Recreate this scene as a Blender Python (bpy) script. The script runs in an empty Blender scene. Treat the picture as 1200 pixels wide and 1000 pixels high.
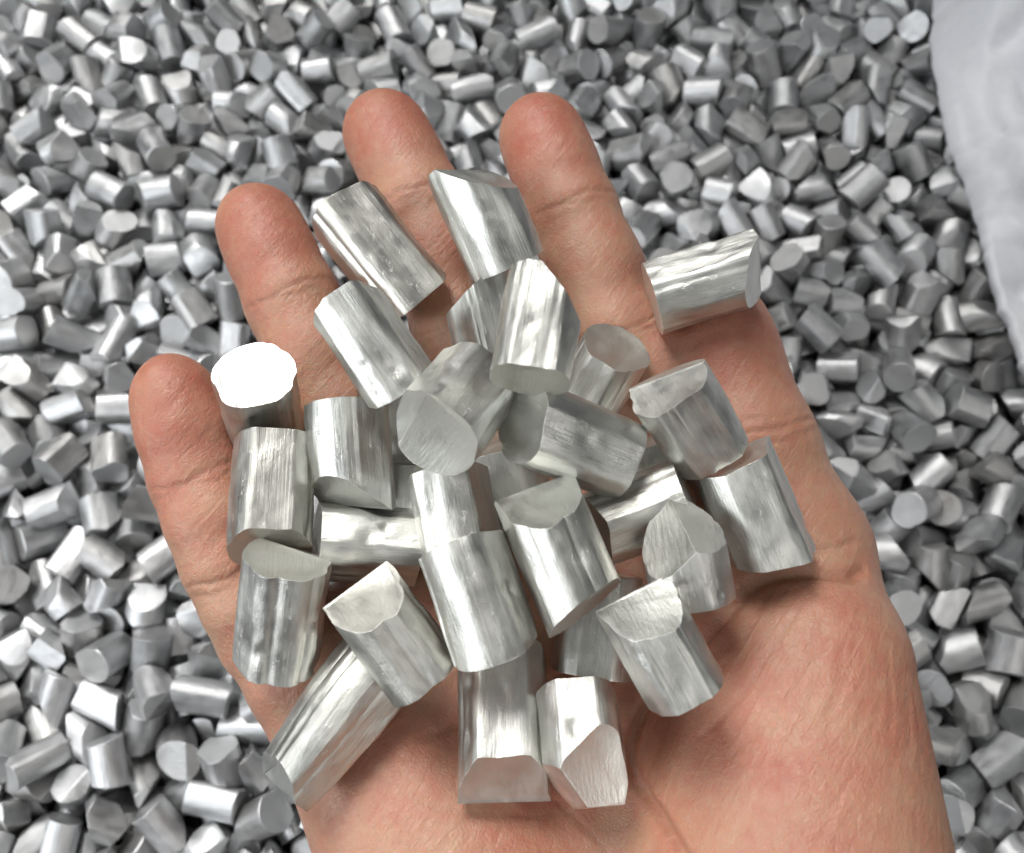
import bpy, bmesh, math, random, time
import numpy as np
from mathutils import Vector, Matrix, noise
from mathutils.bvhtree import BVHTree

T0 = time.time()
scene = bpy.context.scene
COL = scene.collection
MM = 0.001

# ------------------------------------------------------------------ camera
FPX = 1000.0                       # focal length in pixels of the 1200 x 1000 photograph
TILT = math.radians(20.7)          # camera looks down, this far off the vertical
CAM_H = 252.6                      # mm above the top of the pile
CAM_Y = -95.5
cam_data = bpy.data.cameras.new('camera')
cam = bpy.data.objects.new('camera', cam_data)
COL.objects.link(cam)
cam.location = (0, CAM_Y * MM, CAM_H * MM)
cam.rotation_euler = (TILT, 0, 0)
cam_data.sensor_width = 36.0
cam_data.lens = 36.0 * FPX / 1200.0
cam_data.clip_start = 0.01
cam_data.clip_end = 50.0
cam_data.dof.use_dof = True
cam_data.dof.focus_distance = 0.133
cam_data.dof.aperture_fstop = 25.0
scene.camera = cam

# ------------------------------------------------------------------ world, lamps, exposure
world = bpy.data.worlds.new('World')
scene.world = world
world.use_nodes = True
bg = world.node_tree.nodes['Background']
bg.inputs['Color'].default_value = (0.93, 0.97, 1.0, 1)
bg.inputs['Strength'].default_value = 0.11


def area(name, loc, target, sx, sy, power, color, spread=180):
    d = bpy.data.lights.new(name, 'AREA')
    d.shape = 'RECTANGLE'
    d.size, d.size_y, d.energy, d.color = sx, sy, power, color
    d.spread = math.radians(spread)
    o = bpy.data.objects.new(name, d)
    COL.objects.link(o)
    o.location = loc
    o.rotation_euler = (Vector(target) - Vector(loc)).to_track_quat('-Z', 'Y').to_euler()
    return o


area('window_light', (-0.40, 0.52, 1.05), (-0.14, -0.29, 0.08), 0.50, 0.70, 2.5, (1.0, 0.985, 0.96), 54)
area('side_window_light', (-0.62, -0.34, 0.55), (-0.12, -0.06, 0.0), 0.40, 0.5, 4.6, (0.94, 0.97, 1.0))
area('room_fill_light', (0.75, -0.80, 1.1), (0.05, -0.16, 0.0), 0.40, 0.8, 0.6, (1.0, 0.975, 0.94), 60)  # added fill, stands in for the bright room behind the camera
scene.view_settings.view_transform = 'Standard'
scene.view_settings.look = 'None'
scene.view_settings.exposure = 0.0
scene.view_settings.gamma = 1.0
scene.view_settings.use_curve_mapping = False
scene.cycles.max_bounces = 7
scene.cycles.use_adaptive_sampling = True
scene.cycles.adaptive_threshold = 0.02
scene.cycles.sample_clamp_indirect = 6.0

# ------------------------------------------------------------------ helpers
CAM = np.array([0.0, CAM_Y, CAM_H])
RIGHT = np.array([1.0, 0, 0])
FWD = np.array([0.0, math.sin(TILT), -math.cos(TILT)])
UP = np.array([0.0, math.cos(TILT), math.sin(TILT)])


def ray(u, v):
    return RIGHT * ((u - 600) / FPX) + UP * ((500 - v) / FPX) + FWD


def at(u, v, h):
    """world point (mm) on the line of sight of (u, v) at height h (mm)"""
    d = ray(u, v)
    return CAM + d * ((CAM_H - h) / -d[2])


def to_pixels(p):
    q = p - CAM
    z = q @ FWD
    return 600 + FPX * (q @ RIGHT) / z, 500 - FPX * (q @ UP) / z, z


def tag(o, label=None, cat=None, group=None, kind=None):
    if label: o['label'] = label
    if cat: o['category'] = cat
    if group: o['group'] = group
    if kind: o['kind'] = kind
    return o


def link(name, mesh, mat=None):
    o = bpy.data.objects.new(name, mesh)
    COL.objects.link(o)
    if mat is not None and not mesh.materials:
        mesh.materials.append(mat)
    return o


# ------------------------------------------------------------------ materials
def new_mat(name):
    m = bpy.data.materials.new(name)
    m.use_nodes = True
    nt = m.node_tree
    return m, nt, nt.nodes['Principled BSDF']


def N(nt, kind, **kw):
    n = nt.nodes.new(kind)
    for k, v in kw.items():
        if k.startswith('i_'):
            n.inputs[k[2:].replace('_', ' ')].default_value = v
        else:
            setattr(n, k, v)
    return n


def ramp(nt, fac, stops):
    r = nt.nodes.new('ShaderNodeValToRGB')
    e = r.color_ramp.elements
    e[0].position, e[0].color = stops[0][0], (*stops[0][1], 1)
    e[1].position, e[1].color = stops[1][0], (*stops[1][1], 1)
    for p, c in stops[2:]:
        x = e.new(p)
        x.color = (*c, 1)
    nt.links.new(fac, r.inputs['Fac'])
    return r


def math_node(nt, op, a, b=None, clamp=False):
    n = nt.nodes.new('ShaderNodeMath')
    n.operation = op
    n.use_clamp = clamp
    for i, x in enumerate((a, b)):
        if x is None: continue
        if isinstance(x, (int, float)): n.inputs[i].default_value = x
        else: nt.links.new(x, n.inputs[i])
    return n.outputs[0]


def aluminium(name, base, rough, bump, gloss=-0.03):
    m, nt, p = new_mat(name)
    L = nt.links.new
    att = N(nt, 'ShaderNodeAttribute', attribute_name='grain')         # position along / across the pellet, in mm
    info = N(nt, 'ShaderNodeObjectInfo')
    geo = N(nt, 'ShaderNodeNewGeometry')
    rnd = math_node(nt, 'FRACT', math_node(nt, 'ADD', info.outputs['Random'], geo.outputs['Random Per Island']))
    off = N(nt, 'ShaderNodeVectorMath', operation='MULTIPLY_ADD')
    L(att.outputs['Vector'], off.inputs[0])
    off.inputs[1].default_value = (1, 1, 1)
    sc = N(nt, 'ShaderNodeCombineXYZ')
    k = math_node(nt, 'MULTIPLY', rnd, 173.0)
    for i in range(3): L(k, sc.inputs[i])
    L(sc.outputs[0], off.inputs[2])

    def noise_tex(stretch, scale, detail=4, rough=0.55):
        mp = N(nt, 'ShaderNodeMapping')
        mp.inputs['Scale'].default_value = stretch
        L(off.outputs[0], mp.inputs['Vector'])
        t = N(nt, 'ShaderNodeTexNoise')
        t.inputs['Scale'].default_value = scale
        t.inputs['Detail'].default_value = detail
        t.inputs['Roughness'].default_value = rough
        L(mp.outputs[0], t.inputs['Vector'])
        return t.outputs['Fac']
    cut = N(nt, 'ShaderNodeAttribute', attribute_name='cut').outputs['Fac']      # 1 on the sheared faces
    side = math_node(nt, 'SUBTRACT', 1.0, cut)
    streak = noise_tex((1, 1, 0.05), 0.19, 2, 0.45)      # drawing lines along the wire
    fine = noise_tex((1, 1, 0.02), 3.2, 4, 0.7)
    grit = noise_tex((1, 1, 1), 2.6, 5, 0.6)
    swell = noise_tex((1, 1, 0.5), 0.22, 2, 0.5)
    patch = noise_tex((1, 1, 0.6), 0.33, 3, 0.5)
    scar = noise_tex((1.0, 1.0, 0.6), 0.55, 6, 0.68)
    nick = math_node(nt, 'MULTIPLY', math_node(nt, 'MAXIMUM', math_node(nt, 'SUBTRACT', scar, 0.61), 0.0), 1.5)
    tone = ramp(nt, math_node(nt, 'MAXIMUM', patch, math_node(nt, 'MULTIPLY', cut, 0.62)), [(0.32, tuple(c * 0.82 for c in base)), (0.62, base)])
    var = N(nt, 'ShaderNodeMix', data_type='RGBA', blend_type='MULTIPLY')
    var.inputs['Factor'].default_value = 1.0
    pass
    dirt = ramp(nt, fine, [(0.30, (0.55, 0.54, 0.51)), (0.43, (1.0, 1.0, 1.0))])
    dm = N(nt, 'ShaderNodeMix', data_type='RGBA', blend_type='MULTIPLY')
    L(math_node(nt, 'MULTIPLY', side, 0.6), dm.inputs['Factor'])
    L(tone.outputs['Color'], dm.inputs['A'])
    L(dirt.outputs['Color'], dm.inputs['B'])
    vr = ramp(nt, rnd, [(0.0, (0.80, 0.79, 0.77)), (1.0, (1.0, 1.0, 1.0)), (0.5, (0.9, 0.915, 0.92))])
    L(dm.outputs['Result'], var.inputs['A'])
    L(vr.outputs['Color'], var.inputs['B'])
    L(var.outputs['Result'], p.inputs['Base Color'])
    p.inputs['Metallic'].default_value = 1.0
    rr = math_node(nt, 'ADD', math_node(nt, 'MULTIPLY', patch, 0.42), math_node(nt, 'MULTIPLY', fine, 0.12))
    rr = math_node(nt, 'SUBTRACT', rr, math_node(nt, 'MULTIPLY', cut, gloss))
    L(math_node(nt, 'ADD', rr, rough - 0.27), p.inputs['Roughness'])
    along_ = math_node(nt, 'ADD', math_node(nt, 'MULTIPLY', streak, 1.0), math_node(nt, 'MULTIPLY', fine, 0.26))
    shear = noise_tex((0.12, 1, 0.3), 2.0, 4, 0.6)       # shear marks across the cut faces
    across = math_node(nt, 'ADD', math_node(nt, 'MULTIPLY', shear, 0.32), math_node(nt, 'MULTIPLY', swell, 0.25))
    along_ = math_node(nt, 'ADD', along_, math_node(nt, 'MULTIPLY', swell, 0.8))
    hsum = math_node(nt, 'ADD', math_node(nt, 'MULTIPLY', along_, side), math_node(nt, 'MULTIPLY', across, cut))
    hsum = math_node(nt, 'ADD', hsum, math_node(nt, 'MULTIPLY', grit, 0.13))
    hsum = math_node(nt, 'SUBTRACT', hsum, math_node(nt, 'MULTIPLY', nick, side))
    b = N(nt, 'ShaderNodeBump')
    b.inputs['Strength'].default_value = 1.0
    b.inputs['Distance'].default_value = bump * MM
    L(hsum, b.inputs['Height'])
    L(b.outputs[0], p.inputs['Normal'])
    return m


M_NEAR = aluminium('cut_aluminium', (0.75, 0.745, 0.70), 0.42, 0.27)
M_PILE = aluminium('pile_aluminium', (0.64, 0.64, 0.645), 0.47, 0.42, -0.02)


def skin_material():
    m, nt, p = new_mat('skin')
    L = nt.links.new
    tc = N(nt, 'ShaderNodeTexCoord')
    red = N(nt, 'ShaderNodeAttribute', attribute_name='flush')
    crs = N(nt, 'ShaderNodeAttribute', attribute_name='crease')
    mp = N(nt, 'ShaderNodeMapping')
    mp.inputs['Scale'].default_value = (1000, 1000, 1000)      # to mm
    L(tc.outputs['Object'], mp.inputs['Vector'])

    def nz(scale, detail=4, rough=0.6, dist=0.0):
        t = N(nt, 'ShaderNodeTexNoise')
        t.inputs['Scale'].default_value = scale
        t.inputs['Detail'].default_value = detail
        t.inputs['Roughness'].default_value = rough
        t.inputs['Distortion'].default_value = dist
        L(mp.outputs[0], t.inputs['Vector'])
        return t.outputs['Fac']
    blot = nz(0.11, 5, 0.65)
    mott = nz(0.55, 4, 0.6)
    f = math_node(nt, 'ADD', red.outputs['Fac'], math_node(nt, 'MULTIPLY', math_node(nt, 'SUBTRACT', blot, 0.5), 1.5))
    f = math_node(nt, 'ADD', f, math_node(nt, 'MULTIPLY', math_node(nt, 'SUBTRACT', mott, 0.5), 0.7), clamp=True)
    c = ramp(nt, f, [(0.0, (0.45, 0.27, 0.175)), (1.0, (0.385, 0.128, 0.085)), (0.45, (0.43, 0.21, 0.14))])
    mx = N(nt, 'ShaderNodeMix', data_type='RGBA')
    L(math_node(nt, 'MULTIPLY', crs.outputs['Fac'], 0.3, clamp=True), mx.inputs['Factor'])
    L(c.outputs['Color'], mx.inputs['A'])
    mx.inputs['B'].default_value = (0.25, 0.085, 0.045, 1)
    L(mx.outputs['Result'], p.inputs['Base Color'])
    p.inputs['Subsurface Weight'].default_value = 0.38
    p.inputs['Subsurface Radius'].default_value = (1.0, 0.36, 0.18)
    p.inputs['Subsurface Scale'].default_value = 0.0022
    p.inputs['Subsurface Anisotropy'].default_value = 0.6
    L(math_node(nt, 'ADD', math_node(nt, 'MULTIPLY', mott, 0.2), 0.33), p.inputs['Roughness'])
    p.inputs['Specular IOR Level'].default_value = 0.5
    vor = N(nt, 'ShaderNodeTexVoronoi', feature='DISTANCE_TO_EDGE')
    vor.inputs['Scale'].default_value = 1.15
    wob = N(nt, 'ShaderNodeVectorMath', operation='ADD')
    nv = N(nt, 'ShaderNodeTexNoise')
    nv.inputs['Scale'].default_value = 0.8
    L(mp.outputs[0], nv.inputs['Vector'])
    L(mp.outputs[0], wob.inputs[0])
    L(nv.outputs['Color'], wob.inputs[1])
    L(wob.outputs[0], vor.inputs['Vector'])
    cell = math_node(nt, 'MINIMUM', vor.outputs['Distance'], 0.16)
    wr = nz(0.9, 5, 0.7, 0.6)
    ht = math_node(nt, 'ADD', math_node(nt, 'MULTIPLY', cell, 0.55), math_node(nt, 'MULTIPLY', wr, 0.5))
    ht = math_node(nt, 'ADD', ht, math_node(nt, 'MULTIPLY', nz(4.5, 2), 0.06))
    mp2 = N(nt, 'ShaderNodeMapping', vector_type='TEXTURE')          # fine lines running down the palm
    mp2.inputs['Rotation'].default_value = (0, 0, math.radians(-36))
    mp2.inputs['Scale'].default_value = (1.0, 14.0, 1.0)
    L(mp.outputs[0], mp2.inputs['Vector'])
    ln = N(nt, 'ShaderNodeTexNoise')
    ln.inputs['Scale'].default_value = 0.75
    ln.inputs['Detail'].default_value = 4
    ln.inputs['Distortion'].default_value = 0.4
    L(mp2.outputs[0], ln.inputs['Vector'])
    ht = math_node(nt, 'ADD', ht, math_node(nt, 'MULTIPLY', ln.outputs['Fac'], 0.75))
    b = N(nt, 'ShaderNodeBump')
    b.inputs['Strength'].default_value = 0.8
    b.inputs['Distance'].default_value = 0.42 * MM
    L(ht, b.inputs['Height'])
    L(b.outputs[0], p.inputs['Normal'])
    return m


def bag_material():
    m, nt, p = new_mat('white_plastic_film')
    L = nt.links.new
    tc = N(nt, 'ShaderNodeTexCoord')
    t = N(nt, 'ShaderNodeTexNoise')
    t.inputs['Scale'].default_value = 260
    t.inputs['Detail'].default_value = 6
    t.inputs['Roughness'].default_value = 0.7
    L(tc.outputs['Object'], t.inputs['Vector'])
    t2 = N(nt, 'ShaderNodeTexNoise')
    t2.inputs['Scale'].default_value = 45
    t2.inputs['Detail'].default_value = 4
    L(tc.outputs['Object'], t2.inputs['Vector'])
    c = ramp(nt, t.outputs['Fac'], [(0.3, (0.82, 0.83, 0.88)), (0.7, (0.89, 0.90, 0.94))])
    L(c.outputs['Color'], p.inputs['Base Color'])
    p.inputs['Roughness'].default_value = 0.5
    p.inputs['Subsurface Weight'].default_value = 0.25
    p.inputs['Subsurface Radius'].default_value = (1, 1, 1)
    p.inputs['Subsurface Scale'].default_value = 0.003
    b = N(nt, 'ShaderNodeBump')
    b.inputs['Strength'].default_value = 0.5
    b.inputs['Distance'].default_value = 0.0008
    L(math_node(nt, 'ADD', math_node(nt, 'MULTIPLY', t.outputs['Fac'], 0.35), t2.outputs['Fac']), b.inputs['Height'])
    L(b.outputs[0], p.inputs['Normal'])
    return m


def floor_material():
    m, nt, p = new_mat('gap_shade_floor')
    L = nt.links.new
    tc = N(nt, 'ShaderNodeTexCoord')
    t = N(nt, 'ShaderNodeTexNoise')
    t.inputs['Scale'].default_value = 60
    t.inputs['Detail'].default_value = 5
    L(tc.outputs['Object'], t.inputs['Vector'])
    c = ramp(nt, t.outputs['Fac'], [(0.3, (0.03, 0.03, 0.035)), (0.7, (0.06, 0.062, 0.068))])  # near-black colour stands in for the shade deep between the pellets
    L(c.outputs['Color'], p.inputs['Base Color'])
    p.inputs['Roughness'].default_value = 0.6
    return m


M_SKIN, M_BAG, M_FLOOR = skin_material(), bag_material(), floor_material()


# ------------------------------------------------------------------ pellets: sheared lengths of soft wire
def pellet_bmesh(rng, R, L, top, bottom, around=56, along=9, flats=None, wobble=1.0, edge=0.22, taper=None):
    """A length of wire (mm, axis Z, centred) rolled a little flat in places, sheared off by the planes in top and bottom.
    A cut is (tilt, azimuth, offset): tilt of the face's normal from the axis, the way it faces (0 = +X), how far it lies inside the end."""
    if flats is None:
        flats = [(rng.uniform(0, 360), rng.uniform(0.76, 0.95)) for _ in range(rng.choice((2, 3, 3, 4)))]
    seed = Vector((rng.uniform(-99, 99), rng.uniform(-99, 99), rng.uniform(-99, 99)))
    ridges = [(rng.uniform(0, 360), rng.uniform(2.5, 8), rng.uniform(-0.06, 0.03)) for _ in range(7 if around > 30 else 3)]
    dents = [(rng.uniform(0, 6.28), rng.uniform(-0.45, 0.45) * L, rng.uniform(0.7, 2.2), rng.uniform(0.08, 0.32)) for _ in range(9)] if around > 30 else []
    bm = bmesh.new()
    ext = L * 0.5 + 2.2 * R
    zs = [-ext] + [(-0.5 + i / along) * L * 1.15 for i in range(along + 1)] + [ext] if along > 1 else [-ext, ext]
    rings = []
    for z in zs:
        ring = []
        zz = max(-0.6 * L, min(0.6 * L, z))
        for i in range(around):
            a = 2 * math.pi * i / around
            r = R
            for fa, fd in flats:
                c = math.cos(a - math.radians(fa))
                if c > 0.2: r = min(r, (fd + 0.012 * math.sin(zz * 0.4 + fa)) * R / c)
            for ra, rw, rh in ridges:
                d = (math.degrees(a) - ra - 1.5 * math.sin(zz * 0.15 + ra) + 180) % 360 - 180
                r += wobble * R * rh * math.exp(-(d / rw) ** 2)
            q = Vector((math.cos(a) * R * 0.3, math.sin(a) * R * 0.3, zz * 0.12)) + seed
            r += wobble * R * 0.045 * noise.noise(q)
            k = 1.0
            if taper: k = 1.0 - taper[0] * max(0.0, (taper[1] * zz / L + 0.5)) ** 2
            for da, dz, dr, dd in dents:
                w = math.hypot(((a - da + math.pi) % (2 * math.pi) - math.pi) * R, zz - dz) / dr
                if w < 1.6: r -= dd * math.exp(-(w * 1.6) ** 2)
            if around > 30: r += 0.05 * noise.noise(Vector((math.cos(a) * R * 0.9, math.sin(a) * R * 0.9, zz * 0.5)) + seed)
            # the shears drag the skin of the wire: the ends flare a little on one side
            e = max(0.0, abs(zz) / (0.5 * L) - 0.78)
            r *= k * (1 + wobble * 0.07 * e * math.sin(a * 1.0 + seed.x + (2 if zz > 0 else 0)))
            ring.append(bm.verts.new((r * math.cos(a), r * math.sin(a), z)))
        rings.append(ring)
    for a, b in zip(rings, rings[1:]):
        for i in range(around):
            j = (i + 1) % around
            bm.faces.new((a[i], a[j], b[j], b[i]))
    bm.faces.new(list(reversed(rings[0])))
    bm.faces.new(rings[-1])
    caps = []
    for sgn, cuts in ((1, top), (-1, bottom)):
        for tilt, az, off in cuts:
            t, z = math.radians(tilt), math.radians(az)
            n = Vector((math.sin(t) * math.cos(z), math.sin(t) * math.sin(z), sgn * math.cos(t)))
            co = Vector((0, 0, sgn * (L * 0.5 - off)))
            g = bm.verts[:] + bm.edges[:] + bm.faces[:]
            res = bmesh.ops.bisect_plane(bm, geom=g, dist=1e-5, plane_co=co, plane_no=n, clear_outer=True)
            es = [x for x in res['geom_cut'] if isinstance(x, bmesh.types.BMEdge)]
            if es:
                bmesh.ops.edgeloop_fill(bm, edges=es, mat_nr=0)
    bmesh.ops.remove_doubles(bm, verts=bm.verts[:], dist=0.02 if around > 30 else 0.05)
    bmesh.ops.recalc_face_normals(bm, faces=bm.faces[:])
    if edge:
        es = [e for e in bm.edges if len(e.link_faces) == 2 and e.calc_face_angle(0) > math.radians(28)]
        if es:
            bmesh.ops.bevel(bm, geom=es, offset=edge, offset_type='OFFSET', segments=3 if around > 30 else 1, profile=0.6,
                            affect='EDGES', clamp_overlap=True)
    if around > 30:                             # the shears leave a thin raised lip round each cut
        caps = [f for f in bm.faces if len(f.verts) > 14 and abs(f.normal.z) > 0.2]
        if caps:
            bmesh.ops.inset_individual(bm, faces=caps, thickness=0.30, depth=-0.10, use_even_offset=True)
    for f in bm.faces: f.smooth = True
    for e in bm.edges:
        if len(e.link_faces) == 2 and e.calc_face_angle(0) > math.radians(30): e.smooth = False
    return bm


def pellet_mesh(name, bm):
    """mm in, metres out; keeps the grain coordinate (mm) for the material"""
    me = bpy.data.meshes.new(name)
    bm.to_mesh(me)
    n = len(me.vertices)
    co = np.empty(n * 3, np.float32)
    me.vertices.foreach_get('co', co)
    a = me.attributes.new('grain', 'FLOAT_VECTOR', 'POINT')
    a.data.foreach_set('vector', co)
    me.vertices.foreach_set('co', co * MM)
    me.update()
    nz = np.empty(len(me.polygons) * 3, np.float32)
    me.polygons.foreach_get('normal', nz)
    a = me.attributes.new('cut', 'FLOAT', 'FACE')
    a.data.foreach_set('value', np.clip((np.abs(nz[2::3]) - 0.35) * 5, 0, 1).astype(np.float32))
    return me


# ------------------------------------------------------------------ the pile, dropped and left to settle
def random_cut(rng):
    k = rng.random()
    if k < 0.25: return [(rng.uniform(0, 12), rng.uniform(0, 360), 0)]
    if k < 0.45: return [(rng.uniform(14, 36), rng.uniform(0, 360), rng.uniform(0, 0.8))]
    az = rng.uniform(0, 360)
    return [(rng.uniform(4, 20), az + 180, 0), (rng.uniform(32, 56), az + rng.uniform(-20, 20), rng.uniform(0.2, 2.4))]


rng = random.Random(20)
variants = []
for i in range(30):
    R, Ln = rng.uniform(4.9, 5.9), rng.triangular(9.5, 16.5, 13.3)
    bm = pellet_bmesh(rng, R, Ln, random_cut(rng), random_cut(rng), around=22, along=3, edge=0.28)
    variants.append(pellet_mesh('aluminium_pellet', bm))
    variants[-1]['length'] = Ln
    bm.free()

PX0, PX1, PY0, PY1 = -185.0, 245.0, -165.0, 225.0     # half width near / far, y range (mm)


def half_width(y): return -PX0 + (PX1 + PX0) * (y - PY0) / (PY1 - PY0)


def settle_pile():
    S = 0.1                                    # simulated in centimetres
    tmp = []
    col = bpy.data.collections.new('settling')
    COL.children.link(col)
    hulls = []
    for me in variants:
        bm = bmesh.new()
        bm.from_mesh(me)
        h = bmesh.ops.convex_hull(bm, input=bm.verts[:])
        bmesh.ops.delete(bm, geom=[x for x in h['geom_interior'] if isinstance(x, bmesh.types.BMVert)], context='VERTS')
        bmesh.ops.scale(bm, vec=(100, 100, 100), verts=bm.verts[:])
        m2 = bpy.data.meshes.new('hull')
        bm.to_mesh(m2)
        bm.free()
        hulls.append(m2)
    step = 1.46
    for layer in range(3):
        y = PY0 * S + 0.9 + (layer % 2) * 0.5
        while y < PY1 * S - 0.8:
            hw = half_width(y / S) * S - 0.9
            x = -hw + (layer % 2) * 0.6
            while x < hw:
                k = rng.randrange(len(variants))
                o = bpy.data.objects.new('settling', hulls[k])
                o.location = (x + rng.uniform(-.15, .15), y + rng.uniform(-.15, .15), 1.0 + 1.55 * layer + rng.uniform(-.1, .1))
                o.rotation_euler = (rng.uniform(0, 6.3), rng.uniform(0, 6.3), rng.uniform(0, 6.3))
                col.objects.link(o)
                tmp.append((o, k))
                x += step
            y += step
    # floor and four walls
    def box(name, verts):
        me = bpy.data.meshes.new(name)
        bm = bmesh.new()
        vs = [bm.verts.new(v) for v in verts]
        bmesh.ops.convex_hull(bm, input=vs)
        bm.to_mesh(me)
        bm.free()
        o = bpy.data.objects.new(name, me)
        col.objects.link(o)
        return o
    a, b, c, d = PX0 * S, PX1 * S, PY0 * S, PY1 * S
    stat = [box('f', [(x, y, z) for x in (-40, 40) for y in (-40, 40) for z in (-2, 0)]),
            box('n', [(x, y, z) for x in (-40, 40) for y in (d, d + 4) for z in (-1, 14)]),
            box('s', [(x, y, z) for x in (-40, 40) for y in (c - 4, c) for z in (-1, 14)])]
    for s in (-1, 1):
        stat.append(box('w', [(s * (w + e), y, z) for (w, y) in ((-a, c), (b, d)) for e in (0, 6) for z in (-1, 14)]))
    bpy.ops.rigidbody.world_add()
    rw = scene.rigidbody_world
    rw.substeps_per_frame = 4
    rw.solver_iterations = 10
    rcol = bpy.data.collections.new('bodies')
    rw.collection = rcol
    scene.gravity = (0, 0, -220.0)
    for o, _ in tmp: rcol.objects.link(o)
    for o in stat: rcol.objects.link(o)
    bpy.context.view_layer.update()
    for o, _ in tmp:
        b_ = o.rigid_body
        b_.type, b_.collision_shape, b_.friction, b_.restitution = 'ACTIVE', 'CONVEX_HULL', 0.55, 0.0
        b_.use_margin, b_.collision_margin, b_.mass = True, 0.0, 1.0
        b_.linear_damping, b_.angular_damping = 0.1, 0.2
    for o in stat:
        b_ = o.rigid_body
        b_.type, b_.collision_shape, b_.friction = 'PASSIVE', 'CONVEX_HULL', 0.6
    scene.render.fps = 60
    end = 40
    rw.point_cache.frame_start, rw.point_cache.frame_end = 1, end
    for f in range(1, end + 1): scene.frame_set(f)
    dg = bpy.context.evaluated_depsgraph_get()
    out = []
    for o, k in tmp:
        mw = o.evaluated_get(dg).matrix_world.copy()
        out.append((k, mw))
    bpy.ops.rigidbody.world_remove()
    for o in list(col.objects): bpy.data.objects.remove(o)
    bpy.data.collections.remove(col)
    bpy.data.collections.remove(rcol)
    scene.frame_set(1)
    scene.render.fps = 24
    scene.gravity = (0, 0, -9.81)
    return out


PILE = settle_pile()
zs = np.array([m.translation.z for _, m in PILE]) * 10
print('pile', len(PILE), 'z', zs.min(), np.percentile(zs, [50, 90, 99]), zs.max(), 'time', time.time() - T0)
PILE_SHIFT = -(np.percentile(zs, 92) + 4.0)      # pile's top comes to height 0
pile_objs = []
for k, m in PILE:
    q = m.to_quaternion()
    t = m.translation * 0.01
    if t.z * 1000 < 0 or t.z > 0.09: continue
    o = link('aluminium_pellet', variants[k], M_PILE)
    o.rotation_mode = 'QUATERNION'
    o.location, o.rotation_quaternion = (t.x, t.y, t.z + PILE_SHIFT * MM), q
    pile_objs.append(o)

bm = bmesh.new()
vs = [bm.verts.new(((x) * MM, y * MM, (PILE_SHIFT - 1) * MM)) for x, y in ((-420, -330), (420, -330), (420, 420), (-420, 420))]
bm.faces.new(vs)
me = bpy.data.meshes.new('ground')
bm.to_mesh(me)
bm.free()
tag(link('ground', me, M_FLOOR), 'floor under the pile of pellets, coloured dark for the shade between them', 'ground', kind='structure')


# ------------------------------------------------------------------ the hand: one continuous skin from a smooth field
class Field:
    def __init__(self): self.prims = []

    def cone(self, a, b, ra, rb, squash=1.0):
        self.prims.append(('c', np.array(a, float), np.array(b, float), ra, rb))

    def ball(self, c, axes, radii):
        """ellipsoid; axes = rows of an orthonormal frame"""
        self.prims.append(('e', np.array(c, float), np.array(axes, float), np.array(radii, float)))

    def dist(self, p, k):
        d = None
        for q in self.prims:
            if q[0] == 'c':
                _, a, b, ra, rb = q
                ab = b - a
                t = np.clip(((p - a) @ ab) / (ab @ ab), 0, 1)
                t2 = t
                e = np.linalg.norm(p - a - t2[:, None] * ab, axis=1) - (ra + (rb - ra) * t2)
            else:
                _, c, ax, r = q
                l = (p - c) @ ax.T
                k0 = np.linalg.norm(l / r, axis=1)
                k1 = np.linalg.norm(l / (r * r), axis=1)
                e = k0 * (k0 - 1.0) / np.maximum(k1, 1e-6)
            d = e if d is None else smin(d, e, k)
        return d


def smin(a, b, k):
    h = np.maximum(k - np.abs(a - b), 0) / k
    return np.minimum(a, b) - h * h * k * 0.25


def unit(v): return v / np.linalg.norm(v)


# joints as (u, v, height of the bone line, radius), tip first; heights and radii in mm
DIGITS = {
    'little': [(207, 470, 125, 6.5), (232, 558, 122, 7.2), (274, 655, 118, 7.9), (322, 738, 112, 8.8), (384, 808, 108, 10.0)],
    'ring': [(305, 268, 120, 7.3), (343, 352, 119, 8.1), (397, 478, 114, 8.8), (448, 586, 109, 9.4), (500, 680, 105, 10.5)],
    'middle': [(452, 158, 118, 7.8), (492, 240, 118, 8.6), (542, 378, 113, 9.2), (592, 498, 108, 9.9), (628, 600, 104, 11.0)],
    'index': [(634, 163, 121, 7.6), (670, 250, 120, 8.3), (722, 388, 116, 9.1), (758, 500, 110, 9.8), (774, 590, 105, 11.0)],
}
THUMB = [(832, 392, 117, 8.6), (876, 520, 116, 10.4), (925, 650, 113, 12.0)]
FIELDS = []
PADS = []          # fingertip and joint centres for the flush of the skin
CREASES = []       # (points, depth, width)
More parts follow.
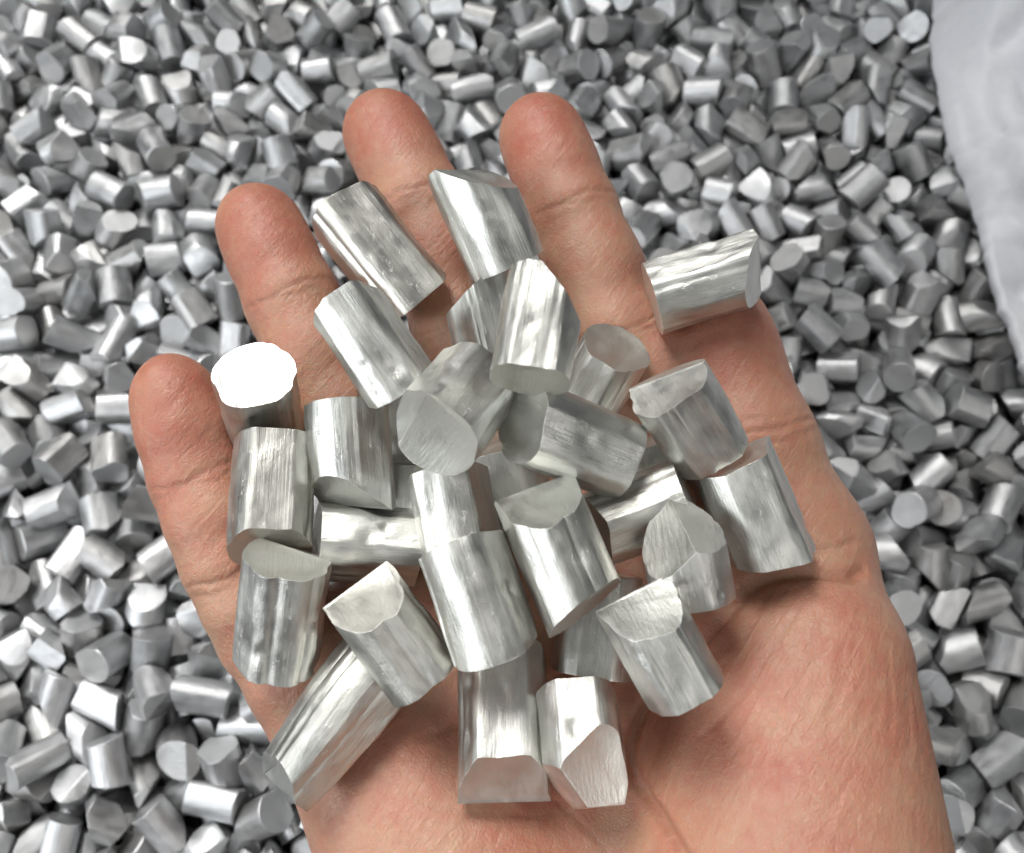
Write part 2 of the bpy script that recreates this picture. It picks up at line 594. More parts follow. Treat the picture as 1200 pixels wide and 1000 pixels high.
for name, js in DIGITS.items():
    F = Field()
    pts = [at(u, v, h) for u, v, h, r in js]
    rad = [r for *_, r in js]
    for i in range(4):
        F.cone(pts[i], pts[i + 1], rad[i], rad[i + 1])
        mid = 0.5 * (pts[i] + pts[i + 1])
        ax = unit(pts[i + 1] - pts[i])
        side = unit(np.cross(ax, [0, 0, 1.0]))
        upv = np.cross(side, ax)
        ln = np.linalg.norm(pts[i + 1] - pts[i])
        rm = 0.5 * (rad[i] + rad[i + 1])
        # soft pads between the joints, on the palm side
        F.ball(mid + upv * rm * 0.22, [ax, side, upv], [ln * 0.46, rm * 0.97, rm * 0.90])
    ax = unit(pts[1] - pts[0])
    side = unit(np.cross(ax, [0, 0, 1.0]))
    upv = np.cross(side, ax)
    F.ball(pts[0] + ax * 2.5 + upv * 1.2, [ax, side, upv], [10.0, rad[0] * 1.03, rad[0] * 0.98])
    PADS.append((pts[0] + upv * 5 + ax * 3, 12.0, 0.62))
    PADS.append((0.5 * (pts[1] + pts[2]) + upv * 8, 9.0, 0.16))
    for j, dep in ((1, 0.24), (2, 0.30)):
        ax = unit(pts[j + 1] - pts[j - 1])
        side = unit(np.cross(ax, [0, 0, 1.0]))
        upv = np.cross(side, ax)
        for off, dd in ((0.0, dep), (1.5 if j == 2 else 1.1, dep * 0.5)):
            CREASES.append((pts[j], ax, side, upv, rad[j], off + 0.3 * j, dd, 0.42))
    FIELDS.append((F, 2.2))

T = Field()
tp = [at(u, v, h) for u, v, h, r in THUMB]
tr = [r for *_, r in THUMB]
for i in range(2):
    T.cone(tp[i], tp[i + 1], tr[i], tr[i + 1])
ax = unit(tp[1] - tp[0]); side = unit(np.cross(ax, [0, 0, 1.0])); upv = np.cross(side, ax)
T.ball(tp[0] + ax * 4 + upv * 1.5, [ax, side, upv], [14.0, 9.8, 9.0])
PADS.append((tp[0] + upv * 6 + ax * 6, 14.0, 0.6))
for off, dd in ((0, 0.28), (2.0, 0.16), (-1.8, 0.14)):
    CREASES.append((tp[1], ax, side, upv, 11.0, off, dd, 0.45))

P = Field()
wrist = {'little': at(640, 1370, 108), 'ring': at(730, 1375, 106), 'middle': at(810, 1370, 106), 'index': at(880, 1350, 106)}
for name, js in DIGITS.items():
    u, v, h, r = js[-1]
    P.cone(at(u, v, h), wrist[name], r, 13.0)
P.cone(at(460, 900, 108), at(590, 1230, 111), 10.5, 16.0)               # hypothenar edge
P.cone(at(530, 960, 108), at(630, 1190, 114), 10.0, 14.0)
cmc = at(950, 1190, 112)
P.cone(tp[2], cmc, 12.0, 19.5)                                            # thumb metacarpal and thenar
P.cone(at(964, 778, 120), at(950, 1020, 119), 12.0, 18.5)
P.cone(at(878, 820, 116), at(875, 1060, 117), 10.5, 15.0)
P.cone(at(850, 640, 107), at(900, 720, 107), 8.0, 10.0)                  # web between thumb and index
# wrist and forearm, out of the frame
w0 = 0.5 * (wrist['ring'] + wrist['middle'])
fdir = unit(np.array([0.40, -1.0, -0.06]))
fs = unit(np.cross(fdir, [0, 0, 1.0]))
for s in (-1, 1):
    P.cone(w0 + fs * s * 14, w0 + fdir * 110 + fs * s * 15, 18.0, 24.0)
# hidden webs between the finger roots
for a_, b_ in (('little', 'ring'), ('ring', 'middle'), ('middle', 'index')):
    pa, pb = at(*DIGITS[a_][3][:3]), at(*DIGITS[b_][3][:3])
    qa, qb = at(*DIGITS[a_][4][:3]), at(*DIGITS[b_][4][:3])
    c0 = 0.5 * (0.25 * pa + 0.75 * qa + 0.25 * pb + 0.75 * qb) - np.array([0, 0, 1.5])
    P.cone(c0, 0.5 * (qa + qb), 6.5, 9.0)


def hand_field(p):
    d = P.dist(p, 9.0)
    t = T.dist(p, 5.0)
    d = smin(d, t, 6.0)
    f = None
    for F, k in FIELDS:
        e = F.dist(p, k)
        f = e if f is None else smin(f, e, 1.2)
    return smin(d, f, 5.0)


def surface_nets(fn, lo, hi, h):
    n = np.ceil((hi - lo) / h).astype(int) + 1
    # coarse pass decides where the fine field is needed
    r = 4
    cn = n // r + 2
    g = np.stack(np.meshgrid(*[lo[i] + np.arange(cn[i]) * h * r for i in range(3)], indexing='ij'), -1).reshape(-1, 3)
    cd = fn(g).reshape(cn).astype(np.float32)
    near = np.abs(cd) < h * r * 2.0
    val = np.repeat(np.repeat(np.repeat(cd, r, 0), r, 1), r, 2)[:n[0], :n[1], :n[2]].copy()
    msk = near.copy()
    for ax_ in range(3):
        msk[tuple(slice(1, None) if i == ax_ else slice(None) for i in range(3))] |= near[tuple(slice(None, -1) if i == ax_ else slice(None) for i in range(3))]
        msk[tuple(slice(None, -1) if i == ax_ else slice(None) for i in range(3))] |= near[tuple(slice(1, None) if i == ax_ else slice(None) for i in range(3))]
    msk = np.repeat(np.repeat(np.repeat(msk, r, 0), r, 1), r, 2)[:n[0], :n[1], :n[2]]
    idx = np.argwhere(msk)
    for s in range(0, len(idx), 400000):
        q = idx[s:s + 400000]
        val[q[:, 0], q[:, 1], q[:, 2]] = fn(lo + q * h)
    ins = val < 0
    c = np.zeros(tuple(n - 1), np.int8)
    for dx in (0, 1):
        for dy in (0, 1):
            for dz in (0, 1):
                c += ins[dx:n[0] - 1 + dx, dy:n[1] - 1 + dy, dz:n[2] - 1 + dz]
    cells = np.argwhere((c > 0) & (c < 8))
    vid = -np.ones(tuple(n - 1), np.int64)
    vid[cells[:, 0], cells[:, 1], cells[:, 2]] = np.arange(len(cells))
    acc = np.zeros((len(cells), 3))
    cnt = np.zeros(len(cells))
    corners = [(x, y, z) for x in (0, 1) for y in (0, 1) for z in (0, 1)]
    for a in corners:
        for ax_ in range(3):
            if a[ax_]: continue
            b = list(a); b[ax_] = 1
            va = val[cells[:, 0] + a[0], cells[:, 1] + a[1], cells[:, 2] + a[2]]
            vb = val[cells[:, 0] + b[0], cells[:, 1] + b[1], cells[:, 2] + b[2]]
            cr = (va < 0) != (vb < 0)
            t = np.where(cr, va / np.where(cr, va - vb, 1), 0)
            pt = np.array(a)[None] + np.zeros((len(cells), 3))
            pt[:, ax_] += t
            acc[cr] += pt[cr]
            cnt[cr] += 1
    verts = lo + (cells + acc / cnt[:, None]) * h
    quads = []
    for ax_ in range(3):
        b_, c_ = (ax_ + 1) % 3, (ax_ + 2) % 3
        s0 = [slice(1, -1)] * 3; s1 = [slice(1, -1)] * 3
        s0[ax_] = slice(0, -1); s1[ax_] = slice(1, None)
        A, B = ins[tuple(s0)], ins[tuple(s1)]
        e = np.argwhere(A != B)
        flip = A[e[:, 0], e[:, 1], e[:, 2]]
        e = e + 1
        e[:, ax_] -= 1
        def cell(db, dc):
            q = e.copy(); q[:, b_] -= db; q[:, c_] -= dc
            return vid[q[:, 0], q[:, 1], q[:, 2]]
        f = np.stack([cell(1, 1), cell(0, 1), cell(0, 0), cell(1, 0)], 1)
        f[~flip] = f[~flip][:, ::-1]
        quads.append(f)
    return verts, np.concatenate(quads)


def project(fn, v, n=2):
    for _ in range(n):
        e = 0.15
        d = fn(v)
        g = np.stack([fn(v + np.eye(3)[i] * e) - d for i in range(3)], 1) / e
        gl = np.maximum(np.linalg.norm(g, axis=1, keepdims=True), 0.2)
        v = v - g / gl * np.clip(d[:, None] / gl, -0.5, 0.5)
    return v, g / gl


allp = np.array([q for F in [f for f, _ in FIELDS] + [T, P] for pr in F.prims for q in ((pr[1], pr[2]) if pr[0] == 'c' else (pr[1],))])
lo, hi = allp.min(0) - 26, allp.max(0) + 26
V, Q = surface_nets(hand_field, lo, hi, 0.95)
print('hand', len(V), 'time', time.time() - T0)


def subdivide(V, Q):
    E = np.concatenate([Q[:, [i, (i + 1) % 4]] for i in range(4)])
    Es = np.sort(E, 1)
    ue, inv = np.unique(Es, axis=0, return_inverse=True)
    inv = inv.reshape(4, -1)
    n = len(V)
    mids = 0.5 * (V[ue[:, 0]] + V[ue[:, 1]])
    ctr = V[Q].mean(1)
    em = n + inv
    ci = n + len(ue) + np.arange(len(Q))
    quads = np.concatenate([np.stack([Q[:, i], em[i], ci, em[(i - 1) % 4]], 1) for i in range(4)])
    return np.concatenate([V, mids, ctr]), quads


V, _ = project(hand_field, V, 1)
V, Q = subdivide(V, Q)
V, NRM = project(hand_field, V, 1)


def pxline(points, h=124, n=10):
    """a crease drawn through seen points of the palm, dropped onto the skin later"""
    out = []
    pts = np.array(points, float)
    for i in range(len(pts) - 1):
        for t in np.linspace(0, 1, n, endpoint=False):
            p0 = pts[max(i - 1, 0)]; p1 = pts[i]; p2 = pts[i + 1]; p3 = pts[min(i + 2, len(pts) - 1)]
            q = 0.5 * ((2 * p1) + (p2 - p0) * t + (2 * p0 - 5 * p1 + 4 * p2 - p3) * t * t + (3 * p1 - p0 - 3 * p2 + p3) * t ** 3)
            out.append(at(q[0], q[1], h))
    out.append(at(*pts[-1], h))
    return np.array(out)


PALM_LINES = [
    ([(905, 668), (850, 720), (790, 790), (752, 850), (748, 900), (775, 960), (830, 1060)], 1.3, 0.8),   # round the thumb's mound
    ([(780, 700), (700, 760), (600, 820), (480, 870)], 0.6, 0.7),
    ([(700, 650), (600, 700), (500, 760), (380, 860)], 0.5, 0.7),
    ([(935, 700), (890, 770), (850, 830), (800, 880)], 0.17, 0.33),
    ([(900, 690), (870, 745), (830, 800)], 0.15, 0.33),
    ([(955, 715), (925, 790), (880, 850), (830, 900)], 0.17, 0.33),
    ([(985, 735), (965, 800), (925, 860), (880, 905)], 0.14, 0.33),
    ([(1010, 760), (1000, 830), (970, 900), (920, 960)], 0.12, 0.33),
    ([(1035, 790), (1025, 860), (1000, 930)], 0.09, 0.33),
    ([(870, 690), (840, 740), (805, 785)], 0.14, 0.33),
    ([(850, 800), (905, 830), (960, 845)], 0.12, 0.35),
    ([(850, 715), (885, 684), (935, 676), (985, 680), (1015, 668)], 1.3, 1.0),
    ([(890, 650), (930, 652), (975, 645), (1005, 632)], 0.4, 0.5),
    ([(640, 930), (700, 985), (740, 1040)], 0.2, 0.4),
    ([(420, 900), (520, 950), (640, 960)], 0.2, 0.45),
]
rw_ = random.Random(5)
for _ in range(26):                        # fine wrinkles fanning over the thumb's mound
    a0 = rw_.uniform(0, 1)
    x0, y0 = 880 + 160 * a0 + rw_.uniform(-15, 15), 700 + 80 * a0 + rw_.uniform(-10, 60)
    ln_ = rw_.uniform(50, 150)
    an = math.radians(rw_.uniform(118, 132) - 30 * a0)
    x1, y1 = x0 + ln_ * math.cos(an), y0 + ln_ * math.sin(an)
    PALM_LINES.append(([(x0, y0), ((x0 + x1) / 2 + rw_.uniform(2, 9), (y0 + y1) / 2 + rw_.uniform(0, 5)), (x1, y1)], rw_.uniform(0.05, 0.13), 0.34))
crease = np.zeros(len(V))
depth = np.zeros(len(V))
pu, pv, _ = to_pixels(V)
upw = NRM[:, 2] > 0.05
for c, ax, side, upv, rd, off, dep, wid in CREASES:
    sel = np.where(np.linalg.norm(V - c, axis=1) < rd * 1.6)[0]
    if not len(sel): continue
    q = V[sel] - c
    w, sx, ux = q @ ax, q @ side, q @ upv
    sn = np.clip(sx / rd, -1.1, 1.1)
    target = off + 1.0 * (1 - sn * sn) + 0.35 * np.sin(4.5 * sn + off * 3 + c[0]) + 0.12 * np.sin(13 * sn + c[1])
    g = np.exp(-((w - target) / (wid * (1 + 0.4 * np.sin(3 * sn + c[1])))) ** 2) * np.clip((ux / rd + 0.1) * 2.5, 0, 1) * np.clip((1.05 - np.abs(sn)) * 4, 0, 1)
    depth[sel] = np.maximum(depth[sel], dep * g)
    crease[sel] = np.maximum(crease[sel], g * min(1, dep * 1.3))
for pts, dep, wid in PALM_LINES:
    line = pxline(pts)
    sel = np.where(upw & (V[:, 0] > line[:, 0].min() - 8) & (V[:, 0] < line[:, 0].max() + 8) & (V[:, 1] > line[:, 1].min() - 8) & (V[:, 1] < line[:, 1].max() + 8))[0]
    dist = np.full(len(sel), 9e9); tt = np.zeros(len(sel))
    for i, (a, b) in enumerate(zip(line[:-1], line[1:])):
        ab = (b - a)[:2]
        t = np.clip(((V[sel][:, :2] - a[:2]) @ ab) / (ab @ ab), 0, 1)
        d = np.linalg.norm(V[sel][:, :2] - a[:2] - t[:, None] * ab, axis=1)
        tt = np.where(d < dist, (i + t) / (len(line) - 1), tt)
        dist = np.minimum(dist, d)
    fade = np.clip(np.minimum(tt, 1 - tt) * 6, 0.0, 1)
    g = np.exp(-(dist / wid) ** 2) * fade
    depth[sel] = np.maximum(depth[sel], dep * g)
    crease[sel] = np.maximum(crease[sel], g * min(1, dep * 1.3))
V = V - NRM * depth[:, None]
flush = np.full(len(V), 0.22)
for c, r, a in PADS:
    flush += a * np.exp(-(np.linalg.norm(V - c, axis=1) / r) ** 2)
th = at(930, 850, 130)
flush += 0.30 * np.exp(-(np.linalg.norm(V - th, axis=1) / 24) ** 2)
flush += 0.25 * np.exp(-(np.linalg.norm(V - at(560, 900, 118), axis=1) / 30) ** 2)

me = bpy.data.meshes.new('hand')
me.vertices.add(len(V))
me.vertices.foreach_set('co', (V * MM).astype(np.float32).ravel())
me.loops.add(len(Q) * 4)
me.loops.foreach_set('vertex_index', Q.astype(np.int32).ravel())
me.polygons.add(len(Q))
me.polygons.foreach_set('loop_start', np.arange(0, len(Q) * 4, 4, dtype=np.int32))
me.polygons.foreach_set('use_smooth', np.ones(len(Q), bool))
me.update(calc_edges=True)
me.validate()
for nm, arr in (('flush', flush), ('crease', crease)):
    a = me.attributes.new(nm, 'FLOAT', 'POINT')
    a.data.foreach_set('value', arr.astype(np.float32))
hand = tag(link('hand', me, M_SKIN), 'bare open hand, palm up with fingers spread, holding a heap of pellets', 'hand')
print('hand built', len(V), 'time', time.time() - T0)
# a light copy of the hand's surface for resting things on it
CV, CQ = surface_nets(hand_field, lo, hi, 2.0)
TREES = [BVHTree.FromPolygons([tuple(x) for x in CV], [tuple(int(i) for i in q) for q in CQ])]

# ------------------------------------------------------------------ pellets in the hand
# (end 0, end 1 in the picture, width px, tilt of end 1 towards the viewer, roll, cuts at end 1, cuts at end 0, label, extras)
# listed from the lowest layer up
def F(*a): return [tuple(x) for x in a]


HELD = [
    # lowest layer
    ((600, 395), (592, 310), 78, 0, 40, F((10, 0, 0)), F((5, 90, 0)), 'mostly hidden pellet wedged in the gap between the middle and index fingers', {'h': 119}),
    ((580, 425), (560, 335), 82, -8, 20, F((30, -90, 0.4)), F((12, 0, 0)), 'pellet with a bright scuffed side peeking out behind the pointed upright pellet'),
    ((478, 545), (466, 462), 86, 15, 0, F((15, 90, 0)), F((8, 0, 0)), 'small pellet edge showing behind the one with a round grey end', {'h': 122}),
    ((688, 470), (722, 408), 78, 10, 60, F((24, 0, 0)), F((20, 180, 0)), 'dull pellet half hidden at the root of the index finger'),
    ((778, 590), (768, 515), 88, 10, 0, F((14, -90, 0)), F((10, 0, 0)), 'bright stub of a pellet under the scooped-end pellet', {'h': 124}),
    ((690, 625), (806, 578), 84, 0, 30, F((10, 0, 0)), F((30, 0, 0)), 'brownish grey pellet lying crosswise under the others in mid palm'),
    ((602, 620), (578, 520), 104, 5, 0, F((10, 0, 0)), F((8, 0, 0)), 'dark pellet deep in the gap in the middle of the heap', {'h': 121}),
    ((690, 788), (708, 672), 88, -4, 0, F((10, 0, 0)), F((6, 180, 0)), 'shadowed striated pellet lying low over the palm hollow', {'h': 119}),
    ((372, 634), (494, 642), 86, 0, 60, F((6, 90, 0)), F((10, 0, 0)), 'pellet lying flat crosswise with a bright line along its top'),
    ((545, 655), (525, 556), 90, -4, 60, F((12, 180, 0)), F((6, 0, 0)), 'pellet with a square end tucked under the wide plain pellet'),
    ((478, 640), (484, 540), 88, 0, 0, F((10, 0, 0)), F((8, 0, 0)), 'filler pellet added to darken the deep gap beside the dull squarish pellet', {'h': 119}),  # filler, added so the gap shows dark metal instead of lit skin
    # on the skin, round the edge
    ((312, 505), (298, 441), 86, 53, 0, F((3, -90, 0)), F((8, 0, 0)), 'short pellet standing upright between ring and little fingers, its round end blazing white'),
    ((318, 645), (322, 516), 90, -12, 0, F((5, 180, 0)), F((22, 0, 0.2)), 'bright pellet along the little finger with a notched lower end'),
    ((415, 595), (405, 473), 90, 0, 30, F((6, 180, 0)), F((38, -40, 0.4), (14, 180, 0)), 'dull squarish pellet with a creased face beside the ring finger root'),
    ((485, 350), (408, 250), 86, -14, 20, F((16, 180, 0)), F((18, 180, 0)), 'boxy bright pellet lying across the middle joint of the middle finger'),
    ((468, 452), (410, 362), 84, -6, 0, F((28, 180, 0.5)), F((16, 180, 0)), 'smooth rounded pellet at the base of the ring finger below the boxy one'),
    ((594, 310), (545, 198), 88, -8, 20, F((42, 60, 0.8), (8, 180, 0)), F((10, 180, 0)), 'slant-cut pellet lodged between the middle and index fingertips'),
    ((765, 350), (888, 312), 82, 0, -52, F((30, 50, 0.2), (14, 180, 0)), F((10, 0, 0)), 'pellet with a bright flat top balanced on the tip of the thumb'),
    ((902, 652), (855, 528), 94, 4, 10, F((26, 0, 0.2), (14, 180, 0)), F((18, -140, 0.2)), 'long smooth pellet resting against the inner side of the thumb'),
    ((812, 705), (796, 610), 92, 22, 0, F((44, -50, 0.9), (34, 60, 0.4)), F((10, 0, 0)), 'pellet with a two-faceted wedge end near the thumb root'),
    ((800, 806), (742, 695), 90, 12, 0, F((44, 15, 1.2), (16, 180, 0)), F((14, 180, 0)), 'pellet with a shiny slanted facet lying at the edge of the thumb mound'),
    ((592, 932), (588, 772), 100, -12, 0, F((16, 180, 0)), F((40, 0, 0.3), (8, 180, 0)), 'streaky pellet on the palm with a smooth slanted band across its end'),
    ((690, 950), (678, 816), 92, -10, 0, F((12, 180, 0)), F((57, 30, 1.6), (46, -75, 0.9), (6, 180, 1.1)), 'pale frosted pellet with a wedge-shaped pointed end on the palm'),
    ((332, 928), (437, 785), 100, 4, 40, F((8, 180, 0)), F((36, 150, 0.2), (34, -40, 0.8), (4, 0, 1.0)), 'long pellet tapering to a chisel tip over the outer edge of the palm', {'taper': (0.30, -1)}),
    # upper layer
    ((328, 770), (336, 655), 96, 30, 0, F((5, 0, 0), (26, 150, -1.2)), F((8, 180, 0)), 'plump grey pellet by the little finger root showing a rough slanted end'),
    ((498, 792), (414, 685), 90, 6, 0, F((44, 5, 1.2), (10, 180, 0)), F((10, 180, 0)), 'pellet with a bright slanted corner leaning on the long chisel-tipped one'),
    ((732, 540), (614, 492), 96, 30, 0, F((14, -60, 0)), F((40, 180, 0.6), (10, 0, 0)), 'pellet with a smooth oval end lying slantwise across the centre of the heap'),
    ((828, 522), (782, 448), 96, 36, 0, F((6, -30, 0), (28, 160, -0.8)), F((10, 180, 0)), 'pellet with a scooped shiny end leaning towards the thumb'),
    ((684, 712), (624, 568), 98, -3, 20, F((44, 10, 1.0), (12, 180, 0)), F((18, 60, 0.1)), 'long tilted pellet with a slanted cut end in the centre of the heap'),
    ((582, 758), (540, 640), 98, 2, 60, F((8, 180, 0)), F((14, 180, 0)), 'wide plain pellet with smooth brownish face on top of the heap'),
    ((558, 450), (508, 510), 104, 42, 0, F((5, 0, 0), (40, 90, -3.2)), F((10, 180, 0)), 'pellet with a large round grey end and a white side'),
    ((622, 445), (640, 330), 94, -18, 0, F((46, 95, 0.6), (10, 180, 0)), F((6, 0, 0)), 'upright pellet with a pointed top and dark round lower end atop the heap'),
]


def held_pellets():
    placed = []
    for n, row in enumerate(HELD):
        (u0, v0), (u1, v1), wpx, tilt, roll, top, bot, label = row[:8]
        extra = row[8] if len(row) > 8 else {}
        r_ = random.Random(100 + n)
        uc, vc = 0.5 * (u0 + u1), 0.5 * (v0 + v1)
        d = unit(ray(uc, vc))
        rr = unit(RIGHT - d * (RIGHT @ d))
        uu = np.cross(rr, d)
        guess = np.linalg.norm(at(uc, vc, 132) - CAM)
        z_guess = (at(uc, vc, 132) - CAM) @ FWD
        ppm = FPX / z_guess
        lpx = math.hypot(u1 - u0, v1 - v0)
        t = math.radians(tilt)
        Lm = lpx / ppm / max(0.5, math.cos(t))
        R = 0.5 * wpx / ppm * 1.07
        if abs(tilt) > 15: Lm = max(Lm, 13.0)
        Lm = min(Lm, 22.0)
        phi = math.atan2(-(v1 - v0), u1 - u0)
        A = math.cos(t) * (math.cos(phi) * rr + math.sin(phi) * uu) - math.sin(t) * d
        X = unit(-d - A * (-d @ A))
        Y = np.cross(A, X)
        fl = [(roll + i, fd) for i, fd in ((0, r_.uniform(0.84, 0.94)), (r_.uniform(55, 100), r_.uniform(0.90, 0.99)),
                                           (r_.uniform(-100, -55), r_.uniform(0.90, 0.99)))]
        bm = pellet_bmesh(r_, R, Lm, top, bot, around=120, along=36, flats=fl, edge=0.36, taper=extra.get('taper'))
        rot = np.stack([X, Y, A], 1)
        hb = bm.copy()
        hl = bmesh.ops.convex_hull(hb, input=hb.verts[:])
        bmesh.ops.delete(hb, geom=[x for x in hl['geom_interior'] if isinstance(x, bmesh.types.BMVert)], context='VERTS')
        hb.verts.index_update()
        co = np.array([v.co[:] for v in hb.verts])
        tris = [tuple(v.index for v in f.verts) for f in hb.faces]
        hb.free()
        shr = co * np.array([0.94, 0.94, 0.96])
        k = 1.0
        for _ in range(2):                       # its real size follows from where it comes to rest
            base = (shr @ rot.T) * k

            def hit(s):
                bt = BVHTree.FromPolygons([tuple(x) for x in (base + CAM + d * s)], tris)
                return any(bt.overlap(tr_) for tr_ in TREES)
            s = guess - 34
            while s < guess + 22 and not hit(s + 2.0): s += 2.0
            a, b = s, s + 2.0
            for _ in range(4):
                m = 0.5 * (a + b)
                if hit(m): b = m
                else: a = m
            c = CAM + d * (a + 0.7)
            if 'h' in extra: c = at(uc, vc, extra['h'])
            k = ((c - CAM) @ FWD) / z_guess
        TREES.append(BVHTree.FromPolygons([tuple(x) for x in ((shr @ rot.T) * k + c)], tris))
        bmesh.ops.scale(bm, vec=(k, k, k), verts=bm.verts[:])
        me = pellet_mesh('aluminium_pellet', bm)
        bm.free()
        o = link('held_pellet', me, M_NEAR)
        o.matrix_world = Matrix.Translation(Vector(c * MM)) @ Matrix(rot.tolist()).to_4x4()
        tag(o, label, 'pellet', 'pellets held in the hand')
        placed.append((n, round(c[2], 1), round(R * 2, 1), round(Lm, 1)))
    return placed


for x in held_pellets(): print('held', x)
print('held time', time.time() - T0)


# ------------------------------------------------------------------ white bag at the pile's edge
def white_bag():
    edge = [(1062, -260), (1082, -120), (1095, 0), (1092, 60), (1112, 170), (1142, 245), (1160, 320), (1198, 425), (1262, 540), (1330, 640)]
    pts = np.array(edge, float)
    ns, nt_ = 150, 110
    FOLDS = [(at(1095, 62, 8), at(1200, 88, 20), 0.55, -0.08), (at(1140, 222, 8), at(1200, 192, 20), -0.34, -0.50),
             (at(1150, 345, 8), at(1200, 235, 20), 0.40, -0.35)]
    grid = []
    for i in range(ns):
        x = i / (ns - 1) * (len(pts) - 1)
        k = min(int(x), len(pts) - 2)
        f = x - k
        q = pts[k] * (1 - f) + pts[k + 1] * f
        p = at(q[0], q[1], 6.0)
        p[0] += 1.6 * noise.noise(Vector((p[1] * 0.14, 3.1, 0))) + 0.8 * noise.noise(Vector((p[1] * 0.4, 7.1, 0)))
        row = []
        for j in range(nt_):
            t = j / (nt_ - 1)
            if t < 0.12:                      # the rolled rim
                a = math.pi * (1.25 - t / 0.12 * 0.75)
                dx, dz = 3.0 + 3.0 * math.cos(a) , 3.0 * math.sin(a)
            else:
                w = (t - 0.12) / 0.88
                dx = 3.0 + w * 120
                dz = 3.0 + 42 * w ** 0.9
            X, Y = p[0] + dx, p[1] - 0.15 * dx
            amp = min(1.0, dx / 10)
            s_ = Vector((X * 0.022, Y * 0.022, 0.3))
            rid = 1 - abs(noise.noise(s_ + Vector((5, 0, 0))) * 2)
            rid2 = 1 - abs(noise.noise(s_ * 2.9 + Vector((0, 9, 0))) * 2)
            rid3 = abs(noise.noise(s_ * 6.0 + Vector((3, 1, 7))) * 2)
            wedge = abs(((X * 0.35 + Y) / 46.0 + 0.31) % 1.0 - 0.5) * 2
            crumple = noise.voronoi(Vector((X * 0.045 + 0.3 * noise.noise(s_ * 3), Y * 0.032, 0.2)))[0]
            fold_ = 12.0 * (crumple[1] - crumple[0]) - 5.0 * crumple[0]
            z = amp * fold_ + 6.0 + dz + amp * (10.0 + 4.0 * rid + 1.2 * rid2 + 0.5 * rid3 + 3.0 * wedge - 3)
            for (a_, b_, up_, lo_) in FOLDS:
                sd = ((X - a_[0]) * (b_[1] - a_[1]) - (Y - a_[1]) * (b_[0] - a_[0])) / math.hypot(b_[0] - a_[0], b_[1] - a_[1])
                z += amp * ((up_ if sd < 0 else lo_) * min(abs(sd), 26.0))
            row.append((X * MM, Y * MM, z * MM))
        grid.append(row)
    bm = bmesh.new()
    vs = [[bm.verts.new(c) for c in row] for row in grid]
    for i in range(ns - 1):
        for j in range(nt_ - 1):
            bm.faces.new((vs[i][j], vs[i][j + 1], vs[i + 1][j + 1], vs[i + 1][j])).smooth = True
    bmesh.ops.recalc_face_normals(bm, faces=bm.faces[:])
    bmesh.ops.solidify(bm, geom=bm.faces[:], thickness=0.0004)
    me = bpy.data.meshes.new('white_bag')
    bm.to_mesh(me)
    bm.free()
    return tag(link('white_bag', me, M_BAG), 'crumpled white plastic bag edge lying over the side of the pile', 'bag')


white_bag()

# ------------------------------------------------------------------ which pellets of the pile show largest: those stay single things
bpy.context.view_layer.update()
dg = bpy.context.evaluated_depsgraph_get()
seen = {}
vv, ff, own, base_i = [], [], [], 0
occ = [o for o in bpy.data.objects if o.type == 'MESH' and o.name not in ('hand', 'ground')]
for o in occ:
    mw = np.array(o.matrix_world)
    c = np.empty(len(o.data.vertices) * 3, np.float32)
    o.data.vertices.foreach_get('co', c)
    vv.append(c.reshape(-1, 3) @ mw[:3, :3].T + mw[:3, 3])
    for f in o.data.polygons:
        ff.append(tuple(i + base_i for i in f.vertices))
        own.append(o.name)
    base_i += len(o.data.vertices)
vv.append(CV * MM)
ff += [tuple(int(i) + base_i for i in q) for q in CQ]
own += ['hand'] * len(CQ)
tree = BVHTree.FromPolygons(np.concatenate(vv).tolist(), ff)
Cv = Vector(CAM * MM)
for v in range(3, 1000, 7):
    for u in range(3, 1200, 7):
        loc, nrm, fi, dist = tree.ray_cast(Cv, Vector(unit(ray(u, v))))
        if fi is not None: seen[own[fi]] = seen.get(own[fi], 0) + 1
order = sorted(pile_objs, key=lambda o: -seen.get(o.name, 0))
SINGLE = 300 - len(HELD)
print('pile pellets', len(pile_objs), 'seen', sum(1 for o in pile_objs if o.name in seen), 'time', time.time() - T0)
PLACES = [('beyond the tip of the little finger', [(190, 400), (150, 430)]), ('beyond the tip of the ring finger', [(285, 190), (240, 230)]),
          ('beyond the tip of the middle finger', [(440, 60)]), ('beyond the tip of the index finger', [(640, 60), (720, 160)]),
          ('past the pellet on the thumb tip', [(900, 280), (930, 380)]),
          ('along the edge of the white bag', [(1085, 20), (1085, 70), (1100, 170), (1130, 260), (1150, 330), (1185, 420)]),
          ('beside the root of the thumb', [(1010, 560), (1060, 640)]), ('beside the mound of the thumb', [(1120, 780), (1150, 920)]),
          ('alongside the little finger', [(150, 560), (200, 680)]), ('beside the outer edge of the palm', [(250, 800), (310, 930)])]
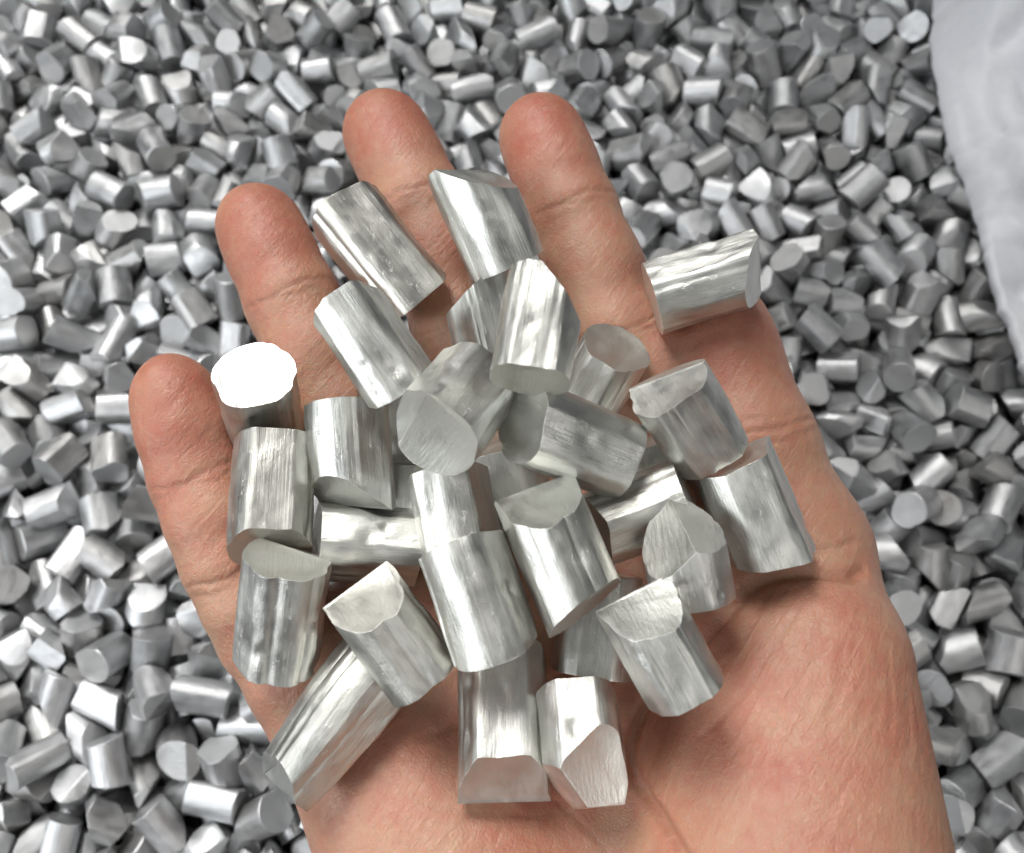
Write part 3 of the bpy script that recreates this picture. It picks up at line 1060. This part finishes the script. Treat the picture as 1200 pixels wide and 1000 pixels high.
for o in order[:SINGLE]:
    pu_, pv_, _ = to_pixels(np.array(o.location[:]) * 1000)
    place = min(PLACES, key=lambda q: min((pu_ - a) ** 2 + (pv_ - b) ** 2 for a, b in q[1]))[0]
    axis = o.rotation_quaternion @ Vector((0, 0, 1))
    size = 'long' if o.data['length'] > 13.9 else ('stubby' if o.data['length'] < 12.2 else 'middling')
    pose = 'standing on end' if abs(axis.z) > 0.75 else ('tipped up' if abs(axis.z) > 0.35 else
            ('lying crosswise' if abs(axis.x) > abs(axis.y) else 'lying lengthwise'))
    tag(o, size + ' silver pellet ' + pose + ' in the pile ' + place, 'pellet', 'loose pellets in the pile')
rest = order[SINGLE:]
cache = {}
cos, grains, loops, starts, cuts, nv, nl = [], [], [], [], [], 0, 0
for o in rest:
    m = o.data
    if m.name not in cache:
        c = np.empty(len(m.vertices) * 3, np.float32); m.vertices.foreach_get('co', c)
        l = np.empty(len(m.loops), np.int32); m.loops.foreach_get('vertex_index', l)
        s = np.empty(len(m.polygons), np.int32); m.polygons.foreach_get('loop_start', s)
        k = np.empty(len(m.polygons), np.float32); m.attributes['cut'].data.foreach_get('value', k)
        cache[m.name] = (c.reshape(-1, 3), l, s, k)
    c, l, s, k = cache[m.name]
    cuts.append(k)
    R3 = np.array(o.rotation_quaternion.to_matrix())
    cos.append(c @ R3.T + np.array(o.location[:]))
    grains.append(c * 1000)
    loops.append(l + nv)
    starts.append(s + nl)
    nv += len(c)
    nl += len(l)
for o in rest: bpy.data.objects.remove(o)
me = bpy.data.meshes.new('pellet_mass')
co = np.concatenate(cos).astype(np.float32)
lv, st = np.concatenate(loops), np.concatenate(starts)
me.vertices.add(len(co)); me.vertices.foreach_set('co', co.ravel())
me.loops.add(len(lv)); me.loops.foreach_set('vertex_index', lv)
me.polygons.add(len(st)); me.polygons.foreach_set('loop_start', st)
me.polygons.foreach_set('use_smooth', np.ones(len(st), bool))
me.update(calc_edges=True)
me.attributes.new('grain', 'FLOAT_VECTOR', 'POINT').data.foreach_set('vector', np.concatenate(grains).astype(np.float32).ravel())
me.attributes.new('cut', 'FLOAT', 'FACE').data.foreach_set('value', np.concatenate(cuts))
me.set_sharp_from_angle(angle=math.radians(30))
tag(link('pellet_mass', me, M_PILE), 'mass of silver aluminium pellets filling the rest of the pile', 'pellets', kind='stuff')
print('script time', time.time() - T0)
